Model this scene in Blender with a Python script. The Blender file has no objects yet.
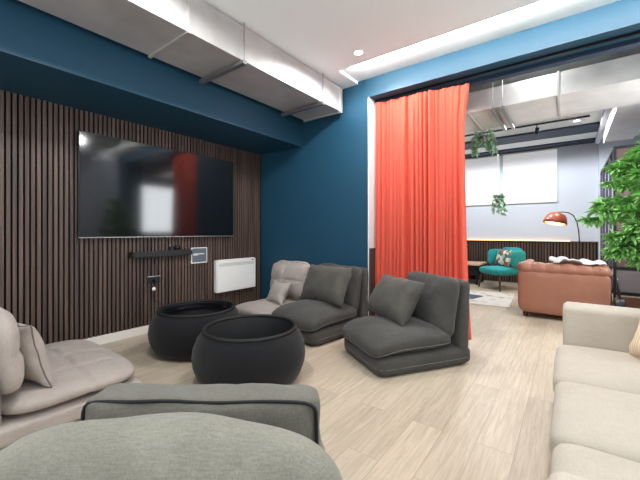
import bpy, bmesh, math, random
from mathutils import Vector, Matrix, noise
random.seed(7)
S = bpy.context.scene
COL = S.collection
PI = math.pi
D2R = math.radians
# ---------------------------------------------------------------- camera
YAW = math.atan(250/334.0)
cd = bpy.data.cameras.new('camera'); cam = bpy.data.objects.new('camera', cd); COL.objects.link(cam)
cd.sensor_width = 36; cd.sensor_fit = 'HORIZONTAL'; cd.lens = 334/640*36; cd.shift_y = -8/640
cd.clip_start = 0.02
cam.location = (0, 0, 1.15); cam.rotation_euler = (PI/2, 0, YAW)
S.camera = cam
# ---------------------------------------------------------------- world, exposure
w = bpy.data.worlds.new('world'); S.world = w; w.use_nodes = True
w.node_tree.nodes['Background'].inputs[0].default_value = (.75, .85, 1, 1)
w.node_tree.nodes['Background'].inputs[1].default_value = 1.0
S.view_settings.view_transform = 'Standard'; S.view_settings.look = 'None'
S.view_settings.gamma = 1; S.view_settings.use_curve_mapping = False
S.view_settings.exposure = 0.1

def area(name, loc, rot, sx, sy, power, col=(1, 1, 1), spread=180):
    l = bpy.data.lights.new(name, 'AREA'); l.shape = 'RECTANGLE'; l.size = sx; l.size_y = sy
    l.energy = power; l.color = col; l.spread = D2R(spread)
    o = bpy.data.objects.new(name, l); o.location = loc; o.rotation_euler = rot; COL.objects.link(o); return o
# unseen fill lamps added at right and back walls; daylight at the far-room window
area('added_right_fill', (1.22, 0.3, 1.65), (0, PI/2+D2R(24), 0), 1.3, 2.4, 24, (.93, .97, 1))
area('added_back_fill', (-1.5, -1.54, 1.7), (PI/2, 0, 0), 2.6, 1.5, 15, (.95, .98, 1))
area('daylight_far_side_window', (1.24, 4.55, 1.75), (0, PI/2, 0), 1.2, 1.0, 45, (.92, .97, 1))
#area('daylight_far_blinds', (-1.7, 8.62, 2.3), (-PI/2, 0, 0), 3.0, 1.0, 150, (.95, .98, 1))
# warm glow of the strip behind the wainscot top in the far room
# ---------------------------------------------------------------- materials
def srgb(r, g, b):
    f = lambda c: ((c/255+.055)/1.055)**2.4 if c > 10 else c/255/12.92
    return (f(r), f(g), f(b), 1)
def newmat(name):
    m = bpy.data.materials.new(name); m.use_nodes = True
    nt = m.node_tree; return m, nt, nt.nodes['Principled BSDF']
def mat(name, col, rough=.6, metal=0, spec=.5, emit=None, estr=0, var=0, vscale=6, bump=0, bscale=200, alpha=1, trans=0, sheen=0):
    m, nt, b = newmat(name); N = nt.nodes; L = nt.links
    b.inputs['Base Color'].default_value = col; b.inputs['Roughness'].default_value = rough
    b.inputs['Metallic'].default_value = metal; b.inputs['Specular IOR Level'].default_value = spec
    if trans: b.inputs['Transmission Weight'].default_value = trans
    if sheen: b.inputs['Sheen Weight'].default_value = sheen
    if emit: b.inputs['Emission Color'].default_value = emit; b.inputs['Emission Strength'].default_value = estr
    tc = N.new('ShaderNodeTexCoord')
    if var:
        n = N.new('ShaderNodeTexNoise'); n.inputs['Scale'].default_value = vscale; n.inputs['Detail'].default_value = 5
        L.new(tc.outputs['Object'], n.inputs['Vector'])
        mx = N.new('ShaderNodeMix'); mx.data_type = 'RGBA'
        mx.inputs[6].default_value = [c*(1-var) for c in col[:3]]+[1]; mx.inputs[7].default_value = [min(1, c*(1+var)) for c in col[:3]]+[1]
        L.new(n.outputs['Fac'], mx.inputs[0]); L.new(mx.outputs[2], b.inputs['Base Color'])
    if bump:
        n2 = N.new('ShaderNodeTexNoise'); n2.inputs['Scale'].default_value = bscale; n2.inputs['Detail'].default_value = 3
        L.new(tc.outputs['Object'], n2.inputs['Vector'])
        bp = N.new('ShaderNodeBump'); bp.inputs['Strength'].default_value = bump; bp.inputs['Distance'].default_value = .01
        L.new(n2.outputs['Fac'], bp.inputs['Height']); L.new(bp.outputs['Normal'], b.inputs['Normal'])
    return m
def fabric(name, col, var=.25, weave=420, bump=.35):
    m, nt, b = newmat(name); N = nt.nodes; L = nt.links
    b.inputs['Roughness'].default_value = .92; b.inputs['Specular IOR Level'].default_value = .2
    b.inputs['Sheen Weight'].default_value = .12
    tc = N.new('ShaderNodeTexCoord')
    mp1 = N.new('ShaderNodeMapping'); mp1.inputs['Scale'].default_value = (1, .12, 1)
    mp2 = N.new('ShaderNodeMapping'); mp2.inputs['Scale'].default_value = (.12, 1, 1)
    a = N.new('ShaderNodeTexNoise'); c = N.new('ShaderNodeTexNoise'); big = N.new('ShaderNodeTexNoise')
    for q, mp in ((a, mp1), (c, mp2)):
        q.inputs['Scale'].default_value = weave*.6; q.inputs['Detail'].default_value = 2
        L.new(tc.outputs['Object'], mp.inputs['Vector']); L.new(mp.outputs['Vector'], q.inputs['Vector'])
    big.inputs['Scale'].default_value = 7; big.inputs['Detail'].default_value = 4
    L.new(tc.outputs['Object'], big.inputs['Vector'])
    ad = N.new('ShaderNodeMath'); ad.operation = 'ADD'; L.new(a.outputs['Fac'], ad.inputs[0]); L.new(c.outputs['Fac'], ad.inputs[1])
    ad2 = N.new('ShaderNodeMath'); ad2.operation = 'ADD'; L.new(ad.outputs[0], ad2.inputs[0]); L.new(big.outputs['Fac'], ad2.inputs[1])
    mr = N.new('ShaderNodeMapRange'); mr.inputs[1].default_value = 1.1; mr.inputs[2].default_value = 1.9
    L.new(ad2.outputs[0], mr.inputs[0])
    mx = N.new('ShaderNodeMix'); mx.data_type = 'RGBA'
    mx.inputs[6].default_value = [x*(1-var) for x in col[:3]]+[1]; mx.inputs[7].default_value = [x*(1+var) for x in col[:3]]+[1]
    L.new(mr.outputs[0], mx.inputs[0]); L.new(mx.outputs[2], b.inputs['Base Color'])
    bp = N.new('ShaderNodeBump'); bp.inputs['Strength'].default_value = bump; bp.inputs['Distance'].default_value = .002
    L.new(ad.outputs[0], bp.inputs['Height']); L.new(bp.outputs['Normal'], b.inputs['Normal'])
    return m
def floor_mat():
    m, nt, b = newmat('washed_oak_planks'); N = nt.nodes; L = nt.links
    geo = N.new('ShaderNodeNewGeometry')
    mp = N.new('ShaderNodeMapping'); mp.inputs['Rotation'].default_value = (0, 0, PI/2); mp.inputs['Location'].default_value = (.3, .05, 0)
    L.new(geo.outputs['Position'], mp.inputs['Vector'])
    br = N.new('ShaderNodeTexBrick'); br.inputs['Scale'].default_value = 1
    br.inputs['Brick Width'].default_value = 1.22; br.inputs['Row Height'].default_value = .18
    br.inputs['Mortar Size'].default_value = .0016; br.inputs['Mortar Smooth'].default_value = .4
    br.offset = .37; br.offset_frequency = 2
    br.inputs['Color1'].default_value = (0, 0, 0, 1); br.inputs['Color2'].default_value = (1, 1, 1, 1); br.inputs['Mortar'].default_value = (.5, .5, .5, 1)
    L.new(mp.outputs['Vector'], br.inputs['Vector'])
    # grain, stretched along the boards, shifted per board
    mp2 = N.new('ShaderNodeMapping'); mp2.inputs['Scale'].default_value = (1.6, 22, 1)
    sh = N.new('ShaderNodeVectorMath'); sh.operation = 'MULTIPLY_ADD'; sh.inputs[1].default_value = (7, 3, 5)
    L.new(br.outputs['Color'], sh.inputs[0]); L.new(mp.outputs['Vector'], sh.inputs[2]); L.new(sh.outputs[0], mp2.inputs['Vector'])
    gn = N.new('ShaderNodeTexNoise'); gn.inputs['Scale'].default_value = 2.2; gn.inputs['Detail'].default_value = 8; gn.inputs['Roughness'].default_value = .65; gn.inputs['Distortion'].default_value = .6
    L.new(mp2.outputs['Vector'], gn.inputs['Vector'])
    cr = N.new('ShaderNodeValToRGB'); e = cr.color_ramp.elements
    e[0].position = .2; e[0].color = srgb(168, 152, 132); e[1].position = .72; e[1].color = srgb(206, 191, 171)
    k = e.new(.48); k.color = srgb(188, 172, 151)
    L.new(gn.outputs['Fac'], cr.inputs['Fac'])
    hs = N.new('ShaderNodeHueSaturation'); mr = N.new('ShaderNodeMapRange'); mr.inputs[3].default_value = .9; mr.inputs[4].default_value = 1.08
    L.new(br.outputs['Color'], mr.inputs[0]); L.new(mr.outputs[0], hs.inputs['Value']); L.new(cr.outputs['Color'], hs.inputs['Color'])
    mx = N.new('ShaderNodeMix'); mx.data_type = 'RGBA'; mx.inputs[7].default_value = srgb(120, 104, 88)
    f = N.new('ShaderNodeMath'); f.operation = 'MULTIPLY'; f.inputs[1].default_value = .55; L.new(br.outputs['Fac'], f.inputs[0])
    L.new(f.outputs[0], mx.inputs[0]); L.new(hs.outputs['Color'], mx.inputs[6]); L.new(mx.outputs[2], b.inputs['Base Color'])
    b.inputs['Roughness'].default_value = .38; b.inputs['Specular IOR Level'].default_value = .35
    bp = N.new('ShaderNodeBump'); bp.inputs['Strength'].default_value = .15; bp.inputs['Distance'].default_value = .002
    L.new(gn.outputs['Fac'], bp.inputs['Height']); L.new(bp.outputs['Normal'], b.inputs['Normal'])
    return m
def slat_mat():
    m, nt, b = newmat('walnut_slats'); N = nt.nodes; L = nt.links
    geo = N.new('ShaderNodeNewGeometry')
    mp = N.new('ShaderNodeMapping'); mp.inputs['Scale'].default_value = (25, 25, .8)
    L.new(geo.outputs['Position'], mp.inputs['Vector'])
    n = N.new('ShaderNodeTexNoise'); n.inputs['Scale'].default_value = 1.0; n.inputs['Detail'].default_value = 6
    L.new(mp.outputs['Vector'], n.inputs['Vector'])
    cr = N.new('ShaderNodeValToRGB'); e = cr.color_ramp.elements
    e[0].position = .32; e[0].color = srgb(50, 38, 33); e[1].position = .7; e[1].color = srgb(104, 83, 72)
    L.new(n.outputs['Fac'], cr.inputs['Fac']); L.new(cr.outputs['Color'], b.inputs['Base Color'])
    b.inputs['Roughness'].default_value = .55
    return m
def galv(name, col):
    m, nt, b = newmat(name); N = nt.nodes; L = nt.links
    tc = N.new('ShaderNodeNewGeometry')
    v = N.new('ShaderNodeTexNoise'); v.inputs['Scale'].default_value = 5; v.inputs['Detail'].default_value = 7
    L.new(tc.outputs['Position'], v.inputs['Vector'])
    mx = N.new('ShaderNodeMix'); mx.data_type = 'RGBA'
    mx.inputs[6].default_value = [c*.72 for c in col[:3]]+[1]; mx.inputs[7].default_value = [min(1, c*1.25) for c in col[:3]]+[1]
    L.new(v.outputs['Fac'], mx.inputs[0]); L.new(mx.outputs[2], b.inputs['Base Color'])
    mr = N.new('ShaderNodeMapRange'); mr.inputs[3].default_value = .32; mr.inputs[4].default_value = .6
    L.new(v.outputs['Fac'], mr.inputs[0]); L.new(mr.outputs[0], b.inputs['Roughness'])
    b.inputs['Metallic'].default_value = .35
    return m
M = dict(
    floor=floor_mat(), slat=slat_mat(),
    felt=mat('black_felt', srgb(12, 10, 10), .95, spec=.1),
    white=mat('white_ceiling_paint', srgb(232, 238, 237), .9, spec=.2, var=.015, vscale=2),
    jamb=mat('white_wall_paint', srgb(228, 228, 228), .8, spec=.2),
    blue=mat('teal_blue_paint', srgb(28, 69, 91), .5, spec=.35, var=.06, vscale=2),
    navy=mat('dark_navy_paint', srgb(46, 60, 80), .6, spec=.3),
    pale=mat('pale_blue_grey_paint', srgb(206, 213, 224), .8, spec=.2),
    skirt=mat('white_skirting', srgb(235, 230, 222), .5),
    galv=galv('galvanised_steel', (.50, .475, .46, 1)), galv2=galv('galvanised_steel_light', (.66, .63, .60, 1)),
    strut=mat('grey_strut_steel', (.30, .29, .29, 1), .4, .8),
    blackp=mat('black_plastic', srgb(18, 18, 20), .42), blackm=mat('black_metal', srgb(26, 26, 30), .35, .4),
    screen=mat('glossy_black_screen', (.004, .004, .005, 1), .09, spec=.6),
    whitem=mat('white_enamel', srgb(238, 236, 232), .4),
    grille=mat('grey_grille', srgb(170, 168, 165), .6),
    grey=fabric('charcoal_linen', srgb(72, 70, 67)), greyc=fabric('charcoal_cushion_linen', srgb(78, 75, 70)),
    olive=fabric('brightlit_olive_linen', srgb(130, 127, 115), .2), olived=fabric('slate_grey_linen', srgb(106, 103, 94), .2),  # olive: near chair's brighter light partly put into the fabric colour
    side=mat('stitched_edge_grey', srgb(118, 117, 112), .8),
    beige=fabric('oatmeal_fabric', srgb(168, 157, 149), .12), beiged=fabric('taupe_fabric', srgb(112, 104, 100), .15),
    sofa=fabric('warm_beige_fabric', srgb(186, 176, 162), .08), cream=mat('cream_cushion', srgb(232, 212, 184), .9, spec=.1),
    tub=fabric('black_velvet', srgb(24, 24, 26), .25, 200, .2), tubin=mat('black_tray_gloss', srgb(12, 12, 14), .16), piping=mat('black_piping', srgb(13, 13, 14), .7),
    leather=mat('tan_leather', srgb(150, 100, 79), .42, var=.14, vscale=9, bump=.12, bscale=120),
    teal=fabric('teal_velvet', srgb(40, 148, 148), .12), wood=mat('dark_wood', srgb(78, 46, 30), .45, var=.2, vscale=20),
    lightwood=mat('pale_wood', srgb(206, 172, 148), .45, var=.1, vscale=14), shelfw=mat('brown_panel', srgb(76, 58, 52), .5, var=.12, vscale=5),
    leaf=mat('fresh_green_leaf', srgb(138, 196, 108), .45, var=.3, vscale=9), leaf2=mat('pale_green_leaf', srgb(140, 176, 140), .5, var=.3, vscale=15),
    stem=mat('plant_stem', srgb(92, 76, 52), .8), soil=mat('soil', srgb(50, 38, 30), .95), pot=mat('grey_pot', srgb(90, 90, 92), .6),
    copper=mat('copper_enamel', srgb(205, 110, 84), .3, .35), lampin=mat('glowing_bulb', (1, .8, .4, 1), .5, emit=(1, .66, .2, 1), estr=3.5),
    lampw=mat('shade_lining', srgb(250, 226, 170), .6, emit=(1, .75, .35, 1), estr=.8),
    led=mat('led_strip', (1, 1, 1, 1), .5, emit=(1, .99, .97, 1), estr=150), down=mat('downlight_lens', (1, 1, 1, 1), .5, emit=(1, .98, .95, 1), estr=30),
    sky=mat('daylit_glass', (.8, .9, 1, 1), .2, emit=(.85, .93, 1, 1), estr=1.3),
    blind=mat('white_roller_blind', srgb(232, 234, 238), .9, emit=(.95, .97, 1, 1), estr=.28),  # emission stands in for daylight passing through the blind cloth
    warmled=mat('warm_led', (1, .6, .3, 1), .5, emit=(1, .5, .18, 1), estr=5),
    knit=fabric('woven_blanket', srgb(214, 212, 212), .12, 60, 1), purple=mat('mauve_metal', srgb(120, 112, 138), .35, .5),
)
def curtain_mat():
    m, nt, b = newmat('coral_red_curtain'); N = nt.nodes; L = nt.links
    tc = N.new('ShaderNodeNewGeometry'); n = N.new('ShaderNodeTexNoise'); n.inputs['Scale'].default_value = 300
    L.new(tc.outputs['Position'], n.inputs['Vector'])
    cr = N.new('ShaderNodeValToRGB'); e = cr.color_ramp.elements; e[0].color = srgb(218, 90, 72); e[1].color = srgb(240, 120, 100)
    L.new(n.outputs['Fac'], cr.inputs['Fac']); L.new(cr.outputs['Color'], b.inputs['Base Color'])
    b.inputs['Roughness'].default_value = .85; b.inputs['Specular IOR Level'].default_value = .15
    tr = N.new('ShaderNodeBsdfTranslucent'); L.new(cr.outputs['Color'], tr.inputs['Color'])
    ms = N.new('ShaderNodeMixShader'); ms.inputs[0].default_value = .3
    L.new(b.outputs[0], ms.inputs[1]); L.new(tr.outputs[0], ms.inputs[2]); L.new(ms.outputs[0], N['Material Output'].inputs['Surface'])
    return m
M['curtain'] = curtain_mat()
def pattern_mat():
    m, nt, b = newmat('floral_cushion_print'); N = nt.nodes; L = nt.links
    tc = N.new('ShaderNodeTexCoord'); v = N.new('ShaderNodeTexVoronoi'); v.inputs['Scale'].default_value = 14
    L.new(tc.outputs['Object'], v.inputs['Vector'])
    cr = N.new('ShaderNodeValToRGB'); cr.color_ramp.interpolation = 'CONSTANT'; e = cr.color_ramp.elements
    e[0].color = srgb(60, 110, 110); e[1].position = .8; e[1].color = srgb(180, 70, 50)
    for p_, c_ in ((.25, (205, 200, 180)), (.45, (70, 80, 90)), (.6, (160, 170, 150))):
        k = e.new(p_); k.color = srgb(*c_)
    sp = N.new('ShaderNodeSeparateColor'); L.new(v.outputs['Color'], sp.inputs[0]); L.new(sp.outputs[0], cr.inputs['Fac'])
    L.new(cr.outputs['Color'], b.inputs['Base Color']); b.inputs['Roughness'].default_value = .9
    return m
M['floral'] = pattern_mat()
def rug_mat():
    m, nt, b = newmat('faded_patterned_rug'); N = nt.nodes; L = nt.links
    tc = N.new('ShaderNodeTexCoord'); n = N.new('ShaderNodeTexNoise'); n.inputs['Scale'].default_value = 4; n.inputs['Detail'].default_value = 6
    v = N.new('ShaderNodeTexVoronoi'); v.inputs['Scale'].default_value = 5
    L.new(tc.outputs['Object'], n.inputs['Vector']); L.new(tc.outputs['Object'], v.inputs['Vector'])
    ad = N.new('ShaderNodeMath'); ad.operation = 'ADD'; L.new(n.outputs['Fac'], ad.inputs[0])
    mu = N.new('ShaderNodeMath'); mu.operation = 'MULTIPLY'; mu.inputs[1].default_value = .35; L.new(v.outputs['Distance'], mu.inputs[0]); L.new(mu.outputs[0], ad.inputs[1])
    cr = N.new('ShaderNodeValToRGB'); e = cr.color_ramp.elements
    e[0].position = .42; e[0].color = srgb(120, 124, 128); e[1].position = .62; e[1].color = srgb(206, 202, 194)
    L.new(ad.outputs[0], cr.inputs['Fac']); L.new(cr.outputs['Color'], b.inputs['Base Color']); b.inputs['Roughness'].default_value = .95
    return m
M['rug'] = rug_mat()
# ---------------------------------------------------------------- mesh helpers
def obj(name, bm, m, parent=None, smooth=False, loc=None, rot=None, kind=None):
    me = bpy.data.meshes.new(name)
    if isinstance(bm, bmesh.types.BMesh):
        bmesh.ops.recalc_face_normals(bm, faces=bm.faces[:]); bm.to_mesh(me); bm.free()
    else:
        me.from_pydata(bm[0], [], bm[1]); me.update()
    ms = m if isinstance(m, (list, tuple)) else [m]
    for x in ms: me.materials.append(x)
    if smooth:
        for p in me.polygons: p.use_smooth = True
    o = bpy.data.objects.new(name, me); COL.objects.link(o)
    if parent: o.parent = parent
    if loc is not None: o.location = loc
    if rot is not None: o.rotation_euler = rot
    if kind: o['kind'] = kind
    return o
def tag(o, label, cat, group=None):
    o['label'] = label; o['category'] = cat
    if group: o['group'] = group
    return o
def thing(name, label, cat, loc=(0, 0, 0), rotz=0, group=None):
    o = bpy.data.objects.new(name, None); COL.objects.link(o); o.empty_display_size = .1
    o.location = loc; o.rotation_euler = (0, 0, rotz); return tag(o, label, cat, group)
def box(bm, x0, x1, y0, y1, z0, z1, bev=0, mi=0):
    r = bmesh.ops.create_cube(bm, size=1); vs = r['verts']
    for v in vs: v.co = Vector(((x0+x1)/2+v.co.x*(x1-x0), (y0+y1)/2+v.co.y*(y1-y0), (z0+z1)/2+v.co.z*(z1-z0)))
    if bev:
        es = list({e for v in vs for e in v.link_edges}); bmesh.ops.bevel(bm, geom=es, offset=bev, segments=2, affect='EDGES')
    elif mi:
        for f in {f for v in vs for f in v.link_faces}: f.material_index = mi
    return vs
def rbox(x0, x1, y0, y1, z0, z1, r, seg=5):
    bm = bmesh.new(); vs = box(bm, x0, x1, y0, y1, z0, z1)
    bmesh.ops.bevel(bm, geom=list({e for v in vs for e in v.link_edges}), offset=r, segments=seg, affect='EDGES', profile=.5)
    return bm
def B(*a, bev=0):
    bm = bmesh.new(); box(bm, *a, bev=bev); return bm
def tube(bm, pts, r, seg=8, closed=False, cap=True):
    pts = [Vector(p) for p in pts]; n = len(pts); rs = r if isinstance(r, (list, tuple)) else [r]*n
    rings = []; up = None
    for i, p in enumerate(pts):
        if closed: t = pts[(i+1) % n]-pts[i-1]
        else: t = pts[min(i+1, n-1)]-pts[max(i-1, 0)]
        t.normalize()
        if up is None: up = Vector((0, 0, 1)) if abs(t.z) < .9 else Vector((1, 0, 0))
        s = t.cross(up)
        if s.length < 1e-5: s = t.orthogonal()
        s.normalize(); up = s.cross(t).normalized()
        rings.append([bm.verts.new(p+(s*math.cos(a)+up*math.sin(a))*rs[i]) for a in [2*PI*k/seg for k in range(seg)]])
    for i in range(n if closed else n-1):
        A, Bq = rings[i], rings[(i+1) % n]
        for k in range(seg): bm.faces.new((A[k], A[(k+1) % seg], Bq[(k+1) % seg], Bq[k]))
    if not closed and cap:
        bm.faces.new(rings[0][::-1]); bm.faces.new(rings[-1])
def lathe(prof, seg=48):
    bm = bmesh.new(); rings = []
    for r, z in prof:
        if r < 1e-5: rings.append([bm.verts.new((0, 0, z))])
        else: rings.append([bm.verts.new((r*math.cos(2*PI*k/seg), r*math.sin(2*PI*k/seg), z)) for k in range(seg)])
    for a, b in zip(rings, rings[1:]):
        for k in range(seg):
            k2 = (k+1) % seg
            if len(a) == 1 and len(b) == 1: continue
            if len(a) == 1: bm.faces.new((a[0], b[k2], b[k]))
            elif len(b) == 1: bm.faces.new((a[k], a[k2], b[0]))
            else: bm.faces.new((a[k], a[k2], b[k2], b[k]))
    return bm
def cubegrid(nx, ny, nz):
    V = {}; vs = []; fs = []
    def vid(i, j, k):
        key = (i, j, k)
        if key not in V: V[key] = len(vs); vs.append((2*i/nx-1, 2*j/ny-1, 2*k/nz-1))
        return V[key]
    for i in range(nx):
        for j in range(ny):
            fs.append((vid(i, j, 0), vid(i, j+1, 0), vid(i+1, j+1, 0), vid(i+1, j, 0)))
            fs.append((vid(i, j, nz), vid(i+1, j, nz), vid(i+1, j+1, nz), vid(i, j+1, nz)))
    for i in range(nx):
        for k in range(nz):
            fs.append((vid(i, 0, k), vid(i+1, 0, k), vid(i+1, 0, k+1), vid(i, 0, k+1)))
            fs.append((vid(i, ny, k), vid(i, ny, k+1), vid(i+1, ny, k+1), vid(i+1, ny, k)))
    for j in range(ny):
        for k in range(nz):
            fs.append((vid(0, j, k), vid(0, j, k+1), vid(0, j+1, k+1), vid(0, j+1, k)))
            fs.append((vid(nx, j, k), vid(nx, j+1, k), vid(nx, j+1, k+1), vid(nx, j, k+1)))
    return vs, fs
def cushion(wx, wy, wz, a=7, b=3.5, puff=0, wr=.006, ws=6, seed=0, quilt=None, n=30, deform=None):
    if quilt: n = 64
    """padded slab: rounded plan (a), rounded section (b), crowned faces (puff), wrinkles, quilting grooves"""
    vs, fs = cubegrid(n, n, 10); out = []
    sd = Vector((seed*3.7, seed*1.3, seed*2.1))
    # remap so more verts sit near the edges
    rm = lambda t: math.sin(t*PI/2)*.55+t*.45
    for x, y, z in vs:
        x, y = rm(x), rm(y)
        m = max(abs(x), abs(y))
        r = (abs(x)**a+abs(y)**a)**(1/a)
        if r > 1e-6:
            k = m/r; x *= k; y *= k
        q = m
        zz = z
        s = (q**b+abs(zz)**b)**(1/b); mm = max(q, abs(zz))
        k = mm/s if s > 1e-6 else 1
        x *= k; y *= k; zz *= k
        p = Vector((x*wx/2, y*wy/2, zz*wz/2))
        crown = (1-x*x)*(1-y*y)
        p.z += (1 if zz > 0 else -1)*abs(zz)*puff*crown
        if quilt:
            g = 0
            for ax, vals in enumerate(quilt):
                for qv in vals:
                    dd = (p.x if ax == 0 else p.y)-qv
                    g += math.exp(-(dd/.02)**2)
            p.z -= (1 if zz > 0 else -1)*abs(zz)*min(g, 1.3)*.013
        nv = noise.noise_vector(p*ws+sd)+.5*noise.noise_vector(p*ws*2.3+sd)
        p += nv*wr
        if deform: p = deform(p)
        out.append(tuple(p))
    return out, fs
def throw(wx, wy, t, seed=0, wr=.01, pinch=.06, n=26):
    """scatter cushion lying in xy with drawn-in sides and thin corners"""
    vs, fs = cubegrid(n, n, 4); out = []; sd = Vector((seed*5.1, seed*2.3, seed))
    for x, y, z in vs:
        cr = max(0, (1-x**4))*max(0, (1-y**4))
        th = cr**.55*(.75+.25*(1-x*x)*(1-y*y))
        px = x*(1-pinch*(1-y*y)*x*x); py = y*(1-pinch*(1-x*x)*y*y)
        p = Vector((px*wx/2, py*wy/2, z*(t/2*th+.004)))
        edge = max(abs(x), abs(y))
        p += noise.noise_vector(p*9+sd)*wr*(.5+edge)+noise.noise_vector(p*22+sd)*wr*.4*edge
        out.append(tuple(p))
    return out, fs
def outline(wx, wy, a=7, n=64, z=0, off=0):
    pts = []
    for i in range(n):
        t = 2*PI*i/n; c, s = math.cos(t), math.sin(t)
        r = (abs(c)**a+abs(s)**a)**(-1/a)
        pts.append((c*r*(wx/2+off), s*r*(wy/2+off), z))
    return pts
def struct(name, bm, m, parent=None, smooth=False):
    return obj(name, bm, m, parent, smooth, kind='structure' if parent is None else None)
# ---------------------------------------------------------------- setting
XL, YB, YF, XR, ZC, YR = -3.85, 3.62, 8.75, 1.3, 2.99, -1.6
struct('floor', B(XL-.1, XR+.1, YR-.1, YF+.1, -.08, 0), M['floor'])
cb = bmesh.new()
box(cb, XL-.1, XR+.1, YR-.1, 3.19, ZC, ZC+.15); box(cb, XL-.1, -2.12, 3.19, 4.0, ZC, ZC+.15)
box(cb, -2.12, XR+.1, 3.19, 4.0, ZC+.035, ZC+.15); box(cb, XL-.1, XR+.1, 4.0, YF+.1, ZC, ZC+.15)
struct('ceiling', cb, M['white'])
wl = struct('wall_left', B(XL-.12, XL-.022, YR-.1, YF+.1, 0, ZC), M['blue'])
def slats(axis, fixed, a0, a1, z0, z1, pitch, wid, depth, sign):
    bm = bmesh.new(); n = int((a1-a0)/pitch)
    for i in range(n):
        s = a0+i*pitch
        if axis == 'y': box(bm, min(fixed, fixed-sign*depth), max(fixed, fixed-sign*depth), s, s+wid, z0, z1)
        else: box(bm, s, s+wid, min(fixed, fixed-sign*depth), max(fixed, fixed-sign*depth), z0, z1)
    return bm
# slatted cladding on the TV wall
struct('slat_backing', B(XL-.022, XL-.012, YR, YB, .09, 2.35), M['felt'], wl)
struct('slat_panel', slats('y', XL+.008, YR+.01, YB, .09, 2.35, .0412, .026, .02, 1), M['slat'], wl)
struct('baseboard_left', B(XL-.022, XL+.012, YR, YB, 0, .09), M['skirt'])
# blue wall with the opening
struct('wall_back', B(XL-.02, -1.98, YB, 4.0, 0, ZC+.04), M['blue'])
struct('baseboard_back', B(XL+.012, -1.985, YB-.015, YB, 0, .09), M['skirt'])
struct('wall_opening_jamb', B(-1.98, -1.968, YB+.004, 4.0, 0.0, 2.8), M['jamb'])
jw = bmesh.new()
for i in range(9): box(jw, -1.968, -1.955, YB+.01+i*.042, YB+.038+i*.042, 0, .95)
bpy.data.objects['wall_opening_jamb'].name = 'trim_5'
struct('slat_panel', jw, M['slat'], bpy.data.objects['trim_5'])
struct('trim_1', B(-1.98, XR, YB, 4.0, 2.8, ZC+.045), M['blue'])      # beam over the opening
struct('wall_right_pier', B(.95, XR, YB, 4.0, 0, 2.8), M['blue']).name = 'wall_right_pier'
bpy.data.objects['wall_right_pier'].name = 'trim_6'
struct('trim_2', B(XL-.02, -3.02, YR, YB, 2.35, ZC), M['blue'])      # soffit over the TV wall
struct('wall_right', B(XR, XR+.1, YR-.1, YF+.1, 0, ZC), M['pale'])
struct('wall_front', B(XL-.1, XR+.1, YR-.1, YR, 0, ZC), M['jamb'])
wf = struct('wall_far', B(XL-.1, XR+.1, YF, YF+.1, 0, ZC), M['pale'])
struct('slat_backing', B(XL, XR, YF-.01, YF, 0, .93), M['felt'], wf)
struct('slat_panel', slats('x', YF-.01, XL, XR, .0, .93, .055, .036, .02, 1), M['slat'], wf)
struct('trim_3', B(.455, .8, YF-.15, YF, .0, ZC), M['pale'])
struct('trim_4', B(.40, .47, 5.3, YF-.15, 2.9, ZC), M['pale'])
struct('trim_7', B(XL, .455, 7.25, 7.8, ZC-.035, ZC), M['navy'])
struct('trim_8', B(XL, .455, 8.42, YF, ZC-.03, ZC), M['navy'])
struct('trim_9', B(XL, XR, YF-.05, YF, .93, .955), M['wood'])
# windows
def window(name, axis, fixed, a0, a1, z0, z1, sgn, mull=2):
    bm = bmesh.new(); t = .05
    def bx(p0, p1, q0, q1, d=(.02 if fixed > 8 else .045)):
        f0, f1 = sorted((fixed, fixed+sgn*d))
        if axis == 'y': box(bm, f0, f1, p0, p1, q0, q1)
        else: box(bm, p0, p1, f0, f1, q0, q1)
    bx(a0, a1, z0, z0+t); bx(a0, a1, z1-t, z1); bx(a0, a0+t, z0, z1); bx(a1-t, a1, z0, z1)
    for i in range(1, mull): c = a0+(a1-a0)*i/mull; bx(c-t/2, c+t/2, z0, z1)
    o = struct(name, bm, M['whitem'])
    bm2 = bmesh.new(); f0, f1 = sorted((fixed+sgn*.004, fixed+sgn*.016))
    if axis == 'y': box(bm2, f0, f1, a0+t, a1-t, z0+t, z1-t)
    else: box(bm2, a0+t, a1-t, f0, f1, z0+t, z1-t)
    obj('pane', bm2, M['sky'], o)
window('added_window_1', 'y', XR, -.95, 1.55, 1.0, 2.35, -1, 3)  # unseen window added to bring fill light from the right
window('added_window_2', 'x', YR, -2.85, -.15, .95, 2.5, 1, 3)  # unseen window added for frontal fill from behind the camera
window('window_3', 'y', XR, 4.05, 5.1, 1.1, 2.35, -1, 2)
window('window_4', 'x', YF, -3.0, -1.33, 1.83, 2.93, -1, 2)
window('window_5', 'x', YF, -1.22, -.24, 1.83, 2.93, -1, 1)
for (a0, a1, lb) in ((-3.02, -1.31, 'white roller blind pulled down, left of the narrow window gap'), (-1.24, -.22, 'white roller blind pulled down, right of the narrow window gap')):
    t = thing('roller_blind', lb, 'blind', ((a0+a1)/2, YF-.034, 1.81), 0, 'roller blinds on the far wall')
    hw = (a1-a0)/2
    obj('fabric', B(-hw, hw, -.003, .003, 0, 1.1), M['blind'], t)
    obj('bottom_bar', B(-hw, hw, -.01, .01, -.02, .005, bev=.003), M['whitem'], t)
    rb = bmesh.new(); tube(rb, [(-hw, 0, 1.12), (hw, 0, 1.12)], .022, 12); obj('roller_tube', rb, M['whitem'], t)
# cove lighting strip tucked behind the ceiling edge
o = obj('cove_light', B(-1.98, XR-.02, 3.192, 3.2, ZC+.004, ZC+.022), M['led']); tag(o, 'long white LED strip recessed in the ceiling beside the blue beam', 'light')
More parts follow.
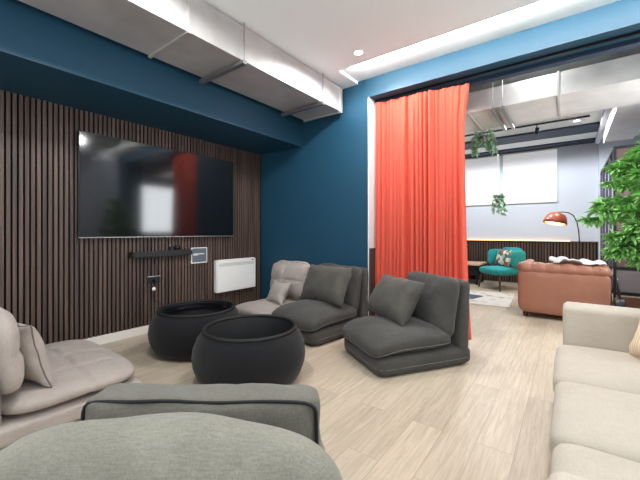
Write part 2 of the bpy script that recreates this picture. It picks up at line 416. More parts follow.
# warm strip on top of the wainscot
o = obj('wainscot_light', B(XL+.1, -.0, YF-.04, YF-.03, .957, .967), M['warmled']); tag(o, 'thin orange glowing strip along the top of the far slatted wainscot', 'light')
# ---------------------------------------------------------------- downlights
def downlight(x, y, label, power=30):
    t = thing('downlight', label, 'ceiling light', (x, y, ZC), 0)
    bm = lathe([(.045, 0), (.06, 0), (.06, -.006), (.045, -.012), (.04, -.004)], 28); obj('trim_ring', bm, M['whitem'], t, True)
    bm = lathe([(0, -.006), (.04, -.006), (.04, -.001), (0, -.001)], 24); obj('lens', bm, M['down'], t)
    l = bpy.data.lights.new('downlight_lamp', 'SPOT'); l.energy = power; l.spot_size = D2R(172); l.spot_blend = .25; l.shadow_soft_size = .05; l.color = (.97, .99, 1)
    lo = bpy.data.objects.new('downlight_lamp', l); lo.location = (0, 0, -.03); COL.objects.link(lo); lo.parent = t
downlight(-1.73, 2.97, 'round glowing recessed downlight in the white ceiling beside the cove strip', 80)
downlight(-1.73, .9, 'round recessed downlight over the middle of the lounge, above the near chairs', 105)
downlight(.1, .9, 'unseen round recessed downlight added over the beige sofa, nearer the camera', 55)  # out of view, added for extra light on the sofa side
downlight(.1, 2.4, 'unseen round recessed downlight added over the far end of the beige sofa', 55)  # also added out of view, to light the sofa's far end
downlight(-.3, 4.13, 'round recessed downlight between the blue beam and the far room duct', 28)
downlight(.09, 6.95, 'round recessed downlight above the copper floor lamp in the far room', 112)
downlight(-1.18, 6.95, 'round recessed downlight above the teal wing chair in the far room', 112)
downlight(-2.45, 6.95, 'round recessed downlight in the far room, hidden behind the curtain', 112)
# ---------------------------------------------------------------- ducts
def duct_x():
    t = thing('air_duct', 'long rectangular galvanised duct running above the TV wall soffit', 'duct', (-2.61, 0, 2.67))
    obj('casing', B(-.29, .29, YR+.02, 3.58, 0, .305), M['galv'], t)
    for y in (-.4, 1.43, 3.53):
        bm = bmesh.new()
        box(bm, -.305, .305, y-.012, y+.012, -.014, 0); box(bm, .29, .305, y-.012, y+.012, 0, .3); box(bm, -.305, -.29, y-.012, y+.012, 0, .3)
        obj('flange', bm, M['galv'], t)
    for y in (.2, 1.95, 3.12):
        bm = bmesh.new(); box(bm, -.33, .33, y-.022, y+.022, -.045, -.015); obj('support_bar', bm, M['strut'], t)
        for s in (-1, 1):
            bm = bmesh.new(); tube(bm, [(s*.318, y, -.05), (s*.318, y, .318)], .005, 6); obj('hanging_rod', bm, M['strut'], t)
duct_x()
t = thing('air_duct', 'pale galvanised duct crossing the far room overhead behind the curtain', 'duct', (0, 4.76, 2.6))
obj('casing', B(XL+.05, XR-.02, -.42, .42, 0, .24), M['galv2'], t)
for x in (-2.2, -1.0, -.1, .8):
    bm = bmesh.new(); box(bm, x-.01, x+.01, -.432, .432, -.012, .252); obj('flange', bm, M['galv'], t)
for x in (-2.6, -.72, -.62):
    bm = bmesh.new(); box(bm, x-.018, x+.018, -.47, .47, -.045, -.013); obj('support_bar', bm, M['strut'], t)
    for s in (-1, 1):
        bm = bmesh.new(); tube(bm, [(x, s*.45, -.05), (x, s*.45, .388)], .005, 6); obj('hanging_rod', bm, M['strut'], t)
t = thing('air_duct', 'short pale duct branch running towards the far wall above the shelving', 'duct', (.655, 5.18, 2.7))
obj('casing', B(-.185, .185, .02, 2.4, 0, .2), M['galv2'], t)
bm = bmesh.new(); box(bm, -.195, .195, 2.38, 2.4, -.01, .21); obj('flange', bm, M['galv'], t)
# pipes on the far room ceiling just behind the beam
for i, (y, z, r, lb) in enumerate(((4.14, 2.93, .022, 'pale ceiling pipe just behind the blue beam, nearer the curtain'), (4.26, 2.94, .014, 'thin pale ceiling pipe between the beam and the far room duct'))):
    bm = bmesh.new(); tube(bm, [(XL, y, z), (XR, y, z)], r, 10); o = obj('ceiling_pipe', bm, M['galv2'], smooth=True); tag(o, lb, 'pipe')
# track light
t = thing('track_spotlight', 'small black spotlight hanging from a thin ceiling track in the far room', 'light', (-.45, 6.75, ZC))
bm = bmesh.new(); box(bm, -2.2, .7, -.012, .012, -.025, 0); obj('track', bm, M['blackm'], t)
bm = bmesh.new(); tube(bm, [(0, 0, -.02), (0, 0, -.09)], .008, 8); obj('stem', bm, M['blackm'], t)
bm = lathe([(0, .05), (.03, .05), (.035, -.05), (.028, -.05), (.025, .03), (0, .03)], 20); obj('head', bm, M['blackm'], t, True, (0, 0, -.12), (D2R(40), 0, D2R(20)))
# ---------------------------------------------------------------- curtain and rail
def curtain():
    bm = bmesh.new(); nx, nz = 260, 26; x0, x1 = -1.96, -.905; rows = []
    for k in range(nz+1):
        v = k/nz; row = []
        for i in range(nx+1):
            u = i/nx
            ph = 2*PI*(u*20+.7*math.sin(u*7.3)+.35*math.sin(u*23))
            amp = (.026+.022*v)*(.8+.35*math.sin(u*31+1))
            y = 3.765+amp*math.sin(ph)+.010*math.sin(ph*2.1+v*2)*(1-.5*v)+.012*math.sin(ph*.37+v)+.018*math.sin(u*9+v*2.5)
            x = x0+u*(x1-x0)+.012*math.cos(ph)*(1-.3*v)
            if u > .86: x += (u-.86)/.14*(.05*(max(0, 1-v*7))+.075*v*v)
            z = 2.765-(.035*u)-v*(2.765-.035*u-.015)+ (.006*math.sin(ph) if k == 0 else 0)
            row.append(bm.verts.new((x, y, z)))
        rows.append(row)
    for a, b in zip(rows, rows[1:]):
        for i in range(nx): bm.faces.new((a[i], a[i+1], b[i+1], b[i]))
    o = obj('cloth', bm, M['curtain'], smooth=True)
    m = o.modifiers.new('solid', 'SOLIDIFY'); m.thickness = .003
    return o
t = thing('curtain', 'tall coral red pleated curtain hanging in the opening', 'curtain', (0, 0, 0))
c = curtain(); c.parent = t
for i in range(26):
    x = -1.93+i*.041; bm = bmesh.new(); tube(bm, [(x, 3.77, 2.755), (x, 3.77, 2.778)], .004, 6); obj('hook', bm, M['blackm'], t)
o = obj('curtain_rail', B(-1.96, .94, 3.755, 3.785, 2.778, 2.8, bev=.003), M['blackm']); tag(o, 'black curtain track fixed under the blue beam', 'curtain rail')
o = obj('cable_trunking', B(-1.96, .94, 3.9, 3.99, 2.765, 2.8), M['navy']); tag(o, 'dark blue trunking along the back underside of the beam', 'trunking')
# ---------------------------------------------------------------- TV wall items
t = thing('television', 'large flat black television mounted on the slatted wall', 'television', (XL+.008, 2.105, 1.612))
hw, hh = .925, .522
obj('casing', B(.02, .055, -hw, hw, -hh, hh, bev=.004), M['blackp'], t)
obj('screen', B(.0552, .057, -hw+.008, hw-.008, -hh+.014, hh-.008), M['screen'], t)
obj('bottom_bezel', B(.055, .059, -hw, hw, -hh, -hh+.01), M['strut'], t)
obj('wall_bracket', B(0, .02, -.3, .3, -.2, .2), M['blackm'], t)
t = thing('soundbar', 'slim black soundbar mounted on the slats under the television', 'soundbar', (XL+.008, 2.02, .9))
obj('casing', B(.0, .085, -.36, .36, -.035, .035, bev=.012), M['blackp'], t)
obj('bracket', B(0, .03, .1, .16, .03, .075), M['blackm'], t)
t = thing('video_camera', 'small black conference camera perched on top of the soundbar', 'camera', (XL+.05, 2.2, .94))
obj('body', lathe([(0, 0), (.03, 0), (.034, .02), (.028, .045), (0, .05)], 20), M['blackp'], t, True)
bm = bmesh.new(); tube(bm, [(.02, 0, .025), (.036, 0, .025)], .012, 12); obj('lens', bm, M['screen'], t)
t = thing('wall_notice', 'small framed grey notice fixed to the slats beside the soundbar', 'sign', (XL+.008, 2.52, .85))
obj('panel', B(0, .008, -.105, .105, -.09, .09), mat('notice_grey', srgb(96, 104, 112), .5), t)
bm = bmesh.new(); box(bm, 0, .012, -.115, .115, .09, .1); box(bm, 0, .012, -.115, .115, -.1, -.09); box(bm, 0, .012, -.115, -.105, -.09, .09); box(bm, 0, .012, .105, .115, -.09, .09)
obj('frame', bm, M['whitem'], t)
bm = bmesh.new(); box(bm, .008, .010, -.085, .07, .012, .024); box(bm, .008, .010, -.085, -.02, .0, .008); obj('text_line', bm, M['whitem'], t)
t = thing('power_socket', 'black double wall socket with a plug and cable under the soundbar', 'socket', (XL+.008, 1.93, .60))
obj('face_plate', B(0, .01, -.075, .075, -.035, .045, bev=.003), M['blackp'], t)
obj('metal_strip', B(.01, .013, -.075, .075, .036, .045), M['grille'], t)
obj('plug', B(.01, .045, -.005, .045, -.03, .01, bev=.005), M['blackp'], t)
bm = bmesh.new(); tube(bm, [(.03, .02, -.03), (.035, .015, -.1), (.03, -.01, -.16), (.03, -.02, -.22), (.03, .05, -.26), (.03, .1, -.3)], .004, 6); obj('cable', bm, M['blackp'], t)
bm = lathe([(0, 0), (.02, .005), (.022, .015), (0, .022)], 16); obj('white_plug_tag', bm, M['whitem'], t, True, (.03, -.015, -.1), (0, PI/2, 0))
bm = bmesh.new(); tube(bm, [(.02, .02, .04), (.02, .03, .12), (.02, .015, .2), (.02, .02, .27)], .004, 6); obj('cable', bm, M['blackp'], t)
t = thing('panel_heater', 'white electric panel heater on the slats near the corner', 'heater', (XL+.008, 3.085, .55))
obj('casing', B(0, .075, -.345, .345, -.22, .22, bev=.01), M['whitem'], t)
bm = bmesh.new()
for z in (.135, .15, .165): box(bm, .074, .077, -.31, .31, z, z+.006)
obj('grille', bm, M['grille'], t)
obj('switch', B(.075, .079, .26, .31, .185, .205), M['grille'], t)
# ---------------------------------------------------------------- folding lounge chairs
def lounge(label, x, y, rz, seed, fab='grey', w=.69, dep=.93, group='folding lounge chairs', hb=.73):
    t = thing('lounge_chair', label, 'chair', (x, y, 0), rz, group); m = M[fab]
    hd = dep/2
    v = cushion(w+.02, dep, .17, 14, 5, .004, .004, 5, seed); obj('base_pad', v, m, t, True, (0, 0, .083))
    def bend(p):                      # slab leans back a little towards its top
        return p
    v = cushion(w+.015, hb-.01, .12, 16, 4, .012, .005, 5, seed+1); obj('back_slab', v, m, t, True, (0, hd-.075, hb/2+.005), (PI/2-D2R(3), 0, 0))
    def droop(p):
        q = (p.y+.36)/.72
        return Vector((p.x, p.y, p.z-max(0, .35-q)**2*.35))
    v = cushion(w+.03, .76, .18, 9, 3, .04, .010, 5, seed+2, deform=droop); obj('seat_pad', v, m, t, True, (0, -hd+.355, .245))
    v = cushion(w, .52, .16, 9, 3, .03, .010, 6, seed+3); obj('back_pad', v, m, t, True, (0, hd-.20, hb-.235), (PI/2-D2R(10), 0, 0))
    bm = bmesh.new(); pts = [Vector((p[0], p[1], 0)) for p in outline(w+.028, .757, 9, 72)]
    pts = [Vector((p.x, p.y-hd+.355, .215-max(0, .35-((p.y+.36)/.72))**2*.35)) for p in pts]
    tube(bm, pts, .0025, 5, True); obj('stitching', bm, M['side'], t)
    bm = bmesh.new(); tube(bm, [Vector((p[0], p[1], .07)) for p in outline(w+.022, dep+.002, 14, 72)], .0022, 5, True); obj('stitching', bm, M['side'], t)
    return t
def pillow(label, x, y, z, rx, rz, wx, wy, th, m, seed, name='cushion', piping=None, group=None, ry=0, pinch=.06):
    t = thing(name, label, 'cushion', (x, y, z), rz, group)
    o = obj('cover', throw(wx, wy, th, seed, pinch=pinch), M[m] if isinstance(m, str) else m, t, True, rot=(rx, ry, 0))
    bm = bmesh.new(); pts = []
    n = 20; e = []
    for i in range(n): e.append((-1+2*i/n, -1))
    for i in range(n): e.append((1, -1+2*i/n))
    for i in range(n): e.append((1-2*i/n, 1))
    for i in range(n): e.append((-1, 1-2*i/n))
    sd = Vector((seed*5.1, seed*2.3, seed))
    for X, Y in e:
        px = X*(1-pinch*(1-Y*Y)*X*X); py = Y*(1-pinch*(1-X*X)*Y*Y)
        p = Vector((px*wx/2, py*wy/2, 0)); p += noise.noise_vector(p*9+sd)*.015+noise.noise_vector(p*22+sd)*.004
        pts.append(p)
    tube(bm, pts, .0045, 6, True); obj('piping', bm, M[piping or m] if isinstance(piping or m, str) else m, t, True, rot=(rx, ry, 0))
    return t
# chair by the curtain
A2 = math.atan2(-.56, -.83)  # facing
fx, fy = -.545, -.838        # facing vector of chair 2
rz2 = math.atan2(fy, fx)+PI/2
lounge('charcoal folding lounge chair standing in front of the red curtain', -1.22, 2.92, rz2, 1)
pillow('charcoal oblong cushion leaning on the lounge chair by the red curtain', -1.33, 2.93, .53, D2R(56), rz2+D2R(2), .60, .42, .25, 'greyc', 3, pinch=.03)
rz1 = D2R(-7.8)
lounge('charcoal folding lounge chair standing against the blue wall', -2.30, 3.10, rz1, 5)
pillow('charcoal oblong cushion leaning on the lounge chair by the blue wall', -2.26, 3.12, .55, D2R(64), rz1+D2R(2), .64, .44, .24, 'greyc', 6, pinch=.03)
# near chair, seen from behind: only its back roll shows
Fv = Vector((-math.sin(YAW), math.cos(YAW))); Rv = Vector((math.cos(YAW), math.sin(YAW)))
def rel(d, r): q = Fv*d+Rv*r; return q.x, q.y
def near_chair():
    x, y = rel(1.03, -.345)
    t = thing('lounge_chair', 'olive grey folding lounge chair seen from behind in the foreground', 'chair', (x, y, 0), YAW+PI, 'folding lounge chairs')
    m = M['olive']
    obj('base_pad', cushion(.72, .92, .16, 9, 4, .004, .004, 5, 21), m, t, True, (0, 0, .083))
    obj('seat_pad', cushion(.74, .66, .17, 6, 3, .04, .008, 5, 22), m, t, True, (0, -.13, .245))
    def arch(p): return Vector((p.x, p.y-.07*(abs(p.x)/.37)**2.4*(1 if p.y > 0 else .2), p.z))
    obj('back_slab', cushion(.80, .52, .2, 8, 2.6, .02, .006, 5, 23, deform=arch), m, t, True, (0, .40, .29), (PI/2-D2R(8), 0, 0))
    obj('back_pad', cushion(.81, .52, .22, 7, 2.4, .03, .008, 5, 24, deform=arch), m, t, True, (0, .30, .49), (PI/2-D2R(5), 0, 0))
near_chair()
x, y = rel(1.13, -.385)
t = thing('cushion', 'dark grey oblong cushion with black piping behind the foreground chair back', 'cushion', (x, y, .435), YAW)
obj('cover', cushion(.77, .36, .175, 14, 4.5, .012, .010, 7, 31, n=34), M['olived'], t, True, rot=(D2R(89), 0, 0))
bm = bmesh.new(); tube(bm, [Vector((p[0], p[1], .066))+noise.noise_vector(Vector(p)*7)*.006 for p in outline(.752, .342, 14, 120)], .006, 6, True)
obj('piping', bm, M['piping'], t, True, rot=(D2R(89), 0, 0))
# beige wide chair on the left
def beige_chair(label, x, y, rz, w, seed, hb, dep=.9, q=(0,), qd=0):
    t = thing('lounge_chair', label, 'chair', (x, y, 0), rz, 'quilted folding lounge chairs'); m = M['beige']; hd = dep/2
    obj('base_pad', cushion(w, dep, .12, 16, 8, .003, .004, 5, seed), m, t, True, (0, 0, .062))
    obj('seat_pad', cushion(w+.01, dep-.12, .13, 5, 3, .015, .005, 5, seed+1, quilt=(q, (qd,))), m, t, True, (0, -.06, .18))
    obj('back_slab', cushion(w, hb, .16, 7, 2.6, .02, .008, 6, seed+2, quilt=(q, (-hb*.12,))), m, t, True, (0, hd-.09, hb/2+.01), (PI/2-D2R(2), 0, 0))
    obj('back_pad', cushion(w+.01, .46, .19, 6, 2.4, .02, .010, 6, seed+3, quilt=(q, (.0,))), m, t, True, (0, hd-.17, hb-.24), (PI/2-D2R(6), 0, 0))
    return t
beige_chair('wide oatmeal quilted floor sofa beside the slatted wall at the left edge', -2.94, .70, PI, 1.14, 41, .72, .88, (-.28, 0, .28), -.05)
pillow('oatmeal scatter cushion standing on the left quilted floor sofa', -2.64, .54, .43, D2R(74), PI+D2R(10), .42, .40, .14, 'beige', 43, piping='beiged', pinch=.1)
beige_chair('narrow oatmeal quilted floor chair in the corner by the blue wall', -3.10, 3.12, D2R(-3), .64, 51, .74, .9, (0,), -.05)
pillow('small crumpled oatmeal cushion on the corner quilted chair', -3.01, 3.12, .37, D2R(62), D2R(-12), .36, .30, .13, 'beige', 54, pinch=.14)
# ---------------------------------------------------------------- round tub tables
def tub(label, x, y, rz):
    t = thing('tub_table', label, 'table', (x, y, 0), rz, 'round black fabric tubs')
    prof = [(0, .006), (.35, .006), (.375, .02), (.405, .07), (.43, .14), (.437, .2), (.428, .27), (.402, .335), (.365, .385), (.35, .395)]
    obj('body', lathe(prof, 64), M['tub'], t, True)
    bm = bmesh.new(); tube(bm, [(.352*math.cos(a), .352*math.sin(a), .398) for a in [2*PI*i/64 for i in range(64)]], .014, 10, True)
    obj('rim', bm, M['piping'], t, True)
    obj('inner_wall', lathe([(.348, .398), (.335, .35), (.33, .2), (.32, .10), (.0, .095)], 64), M['piping'], t, True)
    bm = bmesh.new(); tube(bm, [(.30*math.cos(a), .30*math.sin(a), .008) for a in [2*PI*i/40 for i in range(40)]], .01, 8, True); obj('base_ring', bm, M['piping'], t, True)
    vs, fs = cushion(.10, .05, .02, 5, 3, 0, 0, n=8); obj('handle', (vs, fs), M['piping'], t, True, (-.372, -.235, .15), (PI/2, 0, -D2R(57.6)))
    return t
tl = tub('black fabric tub table farther from the camera, with a glossy tray top', -2.955, 1.92, 0)
obj('tray', lathe([(0, .335), (.31, .335), (.328, .34), (.334, .378), (.338, .378), (.336, .326), (0, .326)], 64), M['tubin'], tl, True)
tub('black fabric tub table nearer the camera, with an open hollow top', -2.03, 1.79, D2R(-5))
# ---------------------------------------------------------------- beige sofa on the right
t = thing('sofa', 'long warm beige three seat sofa along the right side', 'sofa', (0, 0, 0)); sm = M['sofa']
obj('base', B(-.03, .93, .70, 3.0, .06, .27, bev=.02), sm, t, True)
for y0, y1, nm in ((2.78, 3.0, 'far'), (.67, .88, 'near')):
    o = obj('arm', rbox(-.04, .93, y0, y1, .04, .655, .035), sm, t, True)
v = cushion(.24, 2.32, .80, 14, 7, .0, .003, 4, 5); obj('backrest', v, sm, t, True, (.84, 1.84, .44))
for i, (y0, y1) in enumerate(((2.10, 2.775), (1.50, 2.10), (.885, 1.50))):
    v = cushion(.84, y1-y0-.004, .17, 16, 4, .018, .004, 4, 60+i)
    obj('seat_cushion', v, sm, t, True, (.345+.012*i, (y0+y1)/2, .345))
for i, (y0, y1) in enumerate(((2.10, 2.77), (1.50, 2.10), (.89, 1.50))):
    v = cushion(.17, y1-y0-.005, .44, 10, 4, .0, .004, 4, 70+i)
    obj('back_cushion', v, sm, t, True, (.69, (y0+y1)/2, .64), (0, D2R(10), 0))
for x in (.04, .86):
    for y in (.76, 2.92):
        bm = bmesh.new(); tube(bm, [(x, y, 0), (x, y, .07)], [.018, .025], 10); obj('leg', bm, M['wood'], t)
m, nt, b = newmat('cream_striped_cushion')
tc = nt.nodes.new('ShaderNodeTexCoord'); wv = nt.nodes.new('ShaderNodeTexWave'); wv.inputs['Scale'].default_value = 14; nt.links.new(tc.outputs['Object'], wv.inputs['Vector'])
mx = nt.nodes.new('ShaderNodeMix'); mx.data_type = 'RGBA'; mx.inputs[6].default_value = srgb(214, 188, 158); mx.inputs[7].default_value = srgb(238, 220, 194)
nt.links.new(wv.outputs['Fac'], mx.inputs[0]); nt.links.new(mx.outputs[2], b.inputs['Base Color']); b.inputs['Roughness'].default_value = .9
pillow('cream striped cushion leaning on the beige sofa back', .43, 2.47, .63, D2R(68), D2R(-70), .46, .42, .15, m, 80)
# ---------------------------------------------------------------- leafy plant behind the sofa
def leafy(t, stems, leafm, seed, ll, lw, count, name='foliage', droop=.12):
    rnd = random.Random(seed); V = []; Fc = []
    for pts in stems:
        for c in range(count):
            s = rnd.random()**.7; i = min(int(s*(len(pts)-1)), len(pts)-2); f = s*(len(pts)-1)-i
            p = Vector(pts[i]).lerp(Vector(pts[i+1]), f); ax = (Vector(pts[i+1])-Vector(pts[i])).normalized()
            d = Vector((rnd.uniform(-1, 1), rnd.uniform(-1, 1), rnd.uniform(-.6, .6)))+ax*.7; d.z -= droop*rnd.random(); d.normalize()
            sd = d.cross(Vector((rnd.uniform(-.4, .4), rnd.uniform(-.4, .4), 1))).normalized(); nrm = sd.cross(d)
            L = ll*rnd.uniform(.65, 1.25); W = lw*rnd.uniform(.7, 1.2); b0 = len(V)
            prof = ((0, .05), (.25, .8), (.5, 1), (.78, .6), (1, 0))
            for k, (q, wd) in enumerate(prof):
                cpt = p+d*L*(q+.12)-Vector((0, 0, 1))*L*q*q*.12
                if k == 4: V.append(tuple(cpt))
                else:
                    V.append(tuple(cpt+sd*W*wd*.5+nrm*W*.15*wd)); V.append(tuple(cpt)); V.append(tuple(cpt-sd*W*wd*.5+nrm*W*.15*wd))
            for k in range(3):
                a = b0+k*3
                Fc.append((a, a+1, a+4, a+3)); Fc.append((a+1, a+2, a+5, a+4))
            a = b0+9; Fc.append((a, a+1, b0+12)); Fc.append((a+1, a+2, b0+12))
    return obj(name, (V, Fc), leafm, t)
t = thing('potted_plant', 'tall bushy green potted plant behind the far arm of the beige sofa', 'plant', (.60, 3.28, 0))
obj('pot', lathe([(0, 0), (.13, 0), (.17, .30), (.18, .34), (.165, .34), (.155, .30), (0, .29)], 36), M['pot'], t, True)
obj('soil', lathe([(0, .305), (.153, .302), (.15, .28), (0, .28)], 24), M['soil'], t)
rnd = random.Random(5); stems = []; bm = bmesh.new()
trunk = [Vector((0, 0, .3)), Vector((.02, -.01, .7)), Vector((-.02, .0, 1.05)), Vector((0, .02, 1.4)), Vector((.0, .0, 1.72))]
tube(bm, trunk, [.022, .02, .018, .014, .008], 8)
def branch(z, dx, dy, dz):
    b0 = Vector((0, 0, z)); dx *= 1.02; p1 = b0+Vector((dx*.5, dy*.5, dz*.7+.03)); p2 = b0+Vector((dx, dy, dz))
    st = [b0, b0.lerp(p1, .55), p1, p1.lerp(p2, .5), p2]; stems.append(st[1:]); tube(bm, st, [.009, .008, .006, .005, .003], 6)
for z, dx, dy, dz in ((1.18, -.44, -.13, .12), (1.28, -.42, .02, .08), (1.10, -.36, -.2, .02), (1.05, -.28, -.08, -.02), (.98, -.22, -.12, -.03), (1.35, -.3, -.05, .14), (1.45, -.26, -.1, .2), (1.5, -.16, -.08, .26),
                      (1.0, -.12, -.2, -.05), (1.25, -.2, -.3, .12), (1.4, -.1, -.25, .22), (1.1, .1, -.3, .1), (1.3, .25, -.1, .15), (1.5, .12, .1, .25), (1.2, .2, .15, .1), (1.0, .25, 0, 0), (1.6, -.04, -.04, .25), (1.3, -.12, .2, .15), (1.15, -.3, .1, .16), (1.2, -.34, -.05, -.1), (1.62, -.2, -.12, .1), (1.7, -.12, -.2, .12), (.95, -.16, -.25, .0), (1.1, -.2, -.35, .02), (1.35, -.2, -.2, .05), (1.5, -.3, 0, .1), (1.05, -.1, -.32, .12), (1.22, -.5, -.06, .02)):
    branch(z, dx, dy, dz)
for i in range(16):
    a = PI+rnd.uniform(-.9, .9); r = rnd.uniform(.18, .42); branch(rnd.uniform(.92, 1.6), r*math.cos(a), r*math.sin(a), rnd.uniform(-.02, .16))
obj('stems', bm, M['stem'], t, True)
leafy(t, stems, M['leaf'], 3, .068, .022, 210)
# hanging plants
def hanging(label, x, y, ztop, z, seed, h, wd):
    t = thing('hanging_plant', label, 'plant', (x, y, z), 0, 'hanging plants in the far room')
    obj('pot', lathe([(0, -.05), (.04, -.05), (.065, .03), (.06, .03), (.04, -.03), (0, -.03)], 20), M['pot'], t, True)
    bm = bmesh.new()
    for a in (0, 2.1, 4.2): tube(bm, [(.06*math.cos(a), .06*math.sin(a), .03), (0, 0, .22)], .0025, 5)
    tube(bm, [(0, 0, .22), (0, 0, ztop-z)], .0025, 5); obj('cord', bm, M['strut'], t)
    rn = random.Random(seed); st = []
    for k in range(11):
        a = rn.random()*2*PI; r = wd*rn.uniform(.5, 1); dz = rn.uniform(.3, 1)*h
        st.append([Vector((.03*math.cos(a), .03*math.sin(a), .03)), Vector((r*.8*math.cos(a), r*.8*math.sin(a), .08)), Vector((r*math.cos(a), r*math.sin(a), -dz*.4)), Vector((r*1.05*math.cos(a), r*1.05*math.sin(a), -dz))])
    leafy(t, st, M['leaf2'], seed, .07, .04, 26)
hanging('trailing green plant hanging high under the far room duct beside the curtain', -1.02, 5.35, 2.99, 2.52, 11, .22, .15)
hanging('trailing green plant hanging in front of the gap between the blinds', -1.17, 7.6, 2.99, 1.80, 12, .3, .11)
# ---------------------------------------------------------------- far room: leather armchair
def chesterfield():
    t = thing('chesterfield_armchair', 'tan leather chesterfield armchair with buttoned rolled back seen from behind', 'armchair', (-.09, 5.30, 0))
    m = M['leather']; W = .48
    def tap(p): return Vector((p.x*(1-.05*(.3-p.z)), p.y, p.z))
    obj('back', cushion(2*W+.02, .2, .58, 14, 9, 0, .003, 5, 90, deform=tap), m, t, True, (0, .06, .36))
    # rolled and tufted top edge, U shaped: back then both arms
    def roll(pts, name):
        P = []
        for a, b2 in zip(pts, pts[1:]):
            n = max(2, int((Vector(b2)-Vector(a)).length/.02))
            for i in range(n): P.append(Vector(a).lerp(Vector(b2), i/n))
        P.append(Vector(pts[-1])); L = 0; rs = []
        for i, p in enumerate(P):
            if i: L += (P[i]-P[i-1]).length
            rs.append(.074+.010*abs(math.sin(L/.17*PI)))
            p.z += .010*abs(math.sin(L/.17*PI))
        for e in (0, 1, 2): rs[e] *= (.6, .85, .97)[e]; rs[-1-e] *= (.6, .85, .97)[e]
        b_ = bmesh.new(); tube(b_, P, rs, 16); return obj(name, b_, m, t, True)
    roll([(-W-.01, .03, .655), (W+.01, .03, .655)], 'top_roll')
    for s in (-1, 1):
        obj('arm', cushion(.16, .82, .50, 8, 6, 0, .003, 5, 92), m, t, True, (s*(W-.09), .52, .33))
        roll([(s*(W-.07), .12, .645), (s*(W-.07), .95, .635)], 'arm_roll')
    obj('seat_cushion', cushion(.66, .68, .18, 8, 4, .02, .003, 5, 95), m, t, True, (0, .52, .38))
    obj('seat_frame', B(-.4, .4, .16, .9, .1, .3), m, t)
    for x in (-.4, .4):
        for y in (.05, .85): bm = lathe([(0, 0), (.022, 0), (.032, .04), (.026, .085), (0, .085)], 14); obj('leg', bm, M['wood'], t, True, (x, y, 0))
    for i in range(6):
        bm = bmesh.new(); bmesh.ops.create_icosphere(bm, subdivisions=1, radius=.009, matrix=Matrix.Translation((-W+.09+i*.155, -.05, .70))); obj('button', bm, m, t)
chesterfield()
# blanket over the back
def blanket():
    vs, fs = [], []; nx, ny = 50, 26
    for j in range(ny+1):
        for i in range(nx+1):
            u, v = i/nx, j/ny
            x = -.17+u*.52-.04*math.sin(v*5); y = 5.27+v*.34
            z = .757-.12*max(0, v-.45)**1.2*2 -.03*max(0, .12-v)*8
            p = Vector((x, y, z)); z += .09*noise.noise(p*6)+.05*noise.noise(p*14)+.03*max(0, math.sin(u*9+v*3))*(.4+v)
            z = max(z, .745 if v < .4 else .6)
            vs.append((x+.02*noise.noise(Vector((v*4, 1, 0))), y, z))
    for j in range(ny):
        for i in range(nx): a = j*(nx+1)+i; fs.append((a, a+1, a+nx+2, a+nx+1))
    o = obj('throw_blanket', (vs, fs), M['knit'], smooth=True); md = o.modifiers.new('s', 'SOLIDIFY'); md.thickness = .012; md.offset = 1
    tag(o, 'crumpled white woven blanket thrown over the leather armchair back', 'blanket')
blanket()
# teal wing chair
rzt = math.atan2(-.77, -.63)+PI/2
t = thing('wing_chair', 'teal wing armchair with splayed wooden legs in the far room', 'armchair', (-1.13, 7.62, 0), rzt)
obj('seat', cushion(.58, .58, .15, 8, 4, .015, .002, 5, 100), M['teal'], t, True, (0, -.02, .37))
obj('backrest', cushion(.5, .48, .11, 6, 3, .015, .002, 5, 101), M['teal'], t, True, (0, .25, .60), (PI/2-D2R(10), 0, 0))
for s in (-1, 1):
    obj('wing', cushion(.34, .40, .08, 4, 2.6, .01, .002, 5, 102), M['teal'], t, True, (s*.28, .16, .62), (0, PI/2, s*D2R(8)))
for x in (-.24, .24):
    for y in (-.24, .22): bm = bmesh.new(); tube(bm, [(x*1.2, y*1.15, 0), (x, y, .31)], [.012, .02], 10); obj('leg', bm, M['wood'], t, True)
q = Vector((0, .08, 0)); q.rotate(Matrix.Rotation(rzt, 3, 'Z'))
pillow('floral patterned cushion on the teal wing chair', -1.13+q.x, 7.62+q.y, .62, D2R(72), rzt, .38, .34, .12, 'floral', 105)
# low side table / bench
t = thing('low_table', 'low pale wood table on dark legs between the curtain and teal chair', 'table', (-1.90, 8.15, 0))
obj('tabletop', B(-.45, .36, -.35, .35, .42, .46, bev=.005), M['lightwood'], t)
obj('drawer_box', B(-.4, .3, -.3, .3, .22, .42), M['blackm'], t)
for x in (-.38, .28):
    for y in (-.28, .28): obj('leg', B(x-.02, x+.02, y-.02, y+.02, 0, .22), M['blackm'], t)
# rug
bm = bmesh.new(); box(bm, -.75, .75, -.65, .65, 0.001, .010)
o = obj('rug', bm, M['rug'], loc=(-1.52, 6.35, 0), rot=(0, 0, D2R(4))); tag(o, 'faded pale patterned rug on the floor in front of the teal chair', 'rug')
o = obj('floor_mat', B(-.28, .28, -.2, .2, .0105, .018), mat('slate_mat', srgb(70, 78, 92), .9), loc=(-1.55, 6.35, 0), rot=(0, 0, D2R(-14))); tag(o, 'small slate blue mat lying on the rug beside the curtain', 'mat')
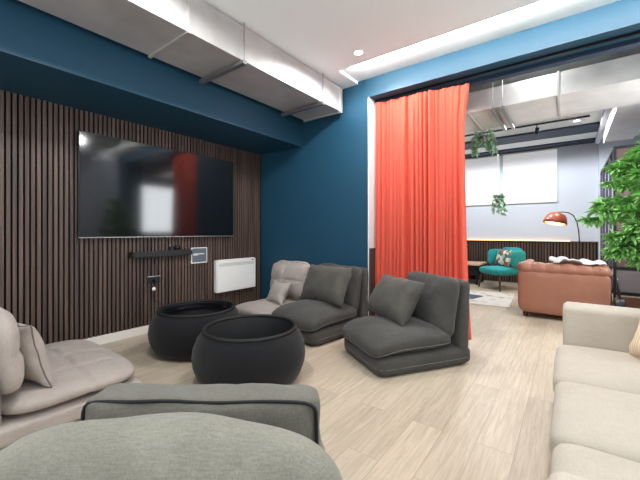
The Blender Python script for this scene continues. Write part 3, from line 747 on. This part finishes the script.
# floor lamp
t = thing('floor_lamp', 'arched black floor lamp with a glowing copper dome shade', 'lamp', (.13, 7.2, 0))
obj('base', lathe([(0, 0), (.14, 0), (.14, .015), (.02, .03), (0, .03)], 32), M['blackm'], t, True)
bm = bmesh.new(); tube(bm, [(0, 0, .02), (0, 0, .5), (0, 0, .95), (-.01, 0, 1.15), (-.035, 0, 1.32), (-.08, 0, 1.43), (-.15, 0, 1.485), (-.24, 0, 1.50), (-.33, 0, 1.49)], .009, 10); obj('pole', bm, M['blackm'], t, True)
sh = obj('lamp_shade', lathe([(0, .11), (.05, .108), (.11, .09), (.155, .04), (.175, -.04), (.18, -.09), (.172, -.09), (.165, -.04), (.145, .035), (.10, .08), (0, .098)], 40), M['copper'], t, True, (-.33, 0, 1.385), (-D2R(8), D2R(10), 0))
obj('bulb', lathe([(0, -.10), (.13, -.092), (.155, -.07), (.05, -.03), (0, 0)], 24), M['lampin'], sh, True)
l = bpy.data.lights.new('floor_lamp_bulb', 'POINT'); l.energy = 6; l.color = (1, .7, .4); l.shadow_soft_size = .06
lo = bpy.data.objects.new('floor_lamp_bulb', l); lo.location = (-.33, 0, 1.22); COL.objects.link(lo); lo.parent = t
# shelving unit
t = thing('shelving_unit', 'tall dark metal shelving unit with brown end panel at the right', 'shelf', (.415, 5.3, 0))
obj('end_panel', B(.02, .62, 0.01, .03, .74, 2.14), M['shelfw'], t)
obj('end_panel_lower', B(.02, .62, 0.01, .03, .44, .70), mat('grey_brown_panel', srgb(92, 84, 84), .5), t)
obj('end_panel_bottom', B(.02, .62, 0.01, .03, .05, .38), M['wood'], t)
for y in (0, .54, 1.08, 1.62, 2.14):
    for x in (0, .6):
        obj('post', B(x, x+.028, y, y+.028, 0, 2.17), M['purple'] if y else M['blackm'], t)
for z in (.4, .70, 1.1, 1.5, 2.14): obj('shelf_board', B(.002, .626, .004, 2.164, z, z+.03), M['blackm'], t)
obj('back_panel', B(.60, .612, .03, 2.14, .05, 2.14), M['shelfw'], t)
rnd = random.Random(9)
cols = [(96, 60, 80), (70, 70, 100), (120, 90, 90), (150, 130, 140), (60, 50, 60), (180, 170, 160)]
bms = [mat('book_cover_%s' % n_, srgb(*c_), .6) for n_, c_ in zip(('plum', 'indigo', 'rose', 'mauve', 'black', 'ivory'), cols)]
cn = ['plum', 'indigo', 'rose', 'mauve', 'black', 'ivory']
for z, nm in ((.73, 'lower'), (1.13, 'middle'), (1.53, 'upper')):
    y = .06
    for k in range(9):
        th = .035+.02*rnd.random(); hh = .2+.08*rnd.random(); ci = k % 6
        gap = y % .54
        o = obj('book', B(.06, .24, 0, th, 0, hh, bev=.003), bms[ci], loc=(.415, 5.3+y+.01, z+.0005))
        pos = ['first', 'second', 'third', 'fourth', 'fifth', 'sixth', 'seventh', 'eighth', 'ninth'][k]
        tag(o, f'{cn[ci]} book standing on the {nm} shelf, {pos} from the near end', 'book', f'books on the {nm} shelf')
        y += th+.004
        if k in (4,): y = .60
# bag beside the leather chair
t = thing('shoulder_bag', 'black bag slumped on the floor between leather armchair and shelving', 'bag', (.42, 5.0, 0))
obj('body', cushion(.11, .22, .42, 5, 4, 0, .012, 8, 120), M['blackp'], t, True, (.02, 0, .215))
bm = bmesh.new(); tube(bm, [(.02, -.07, .40), (.015, -.06, .55), (.01, 0, .62), (.015, .06, .55), (.02, .07, .40)], .010, 8); obj('strap', bm, M['blackp'], t, True)
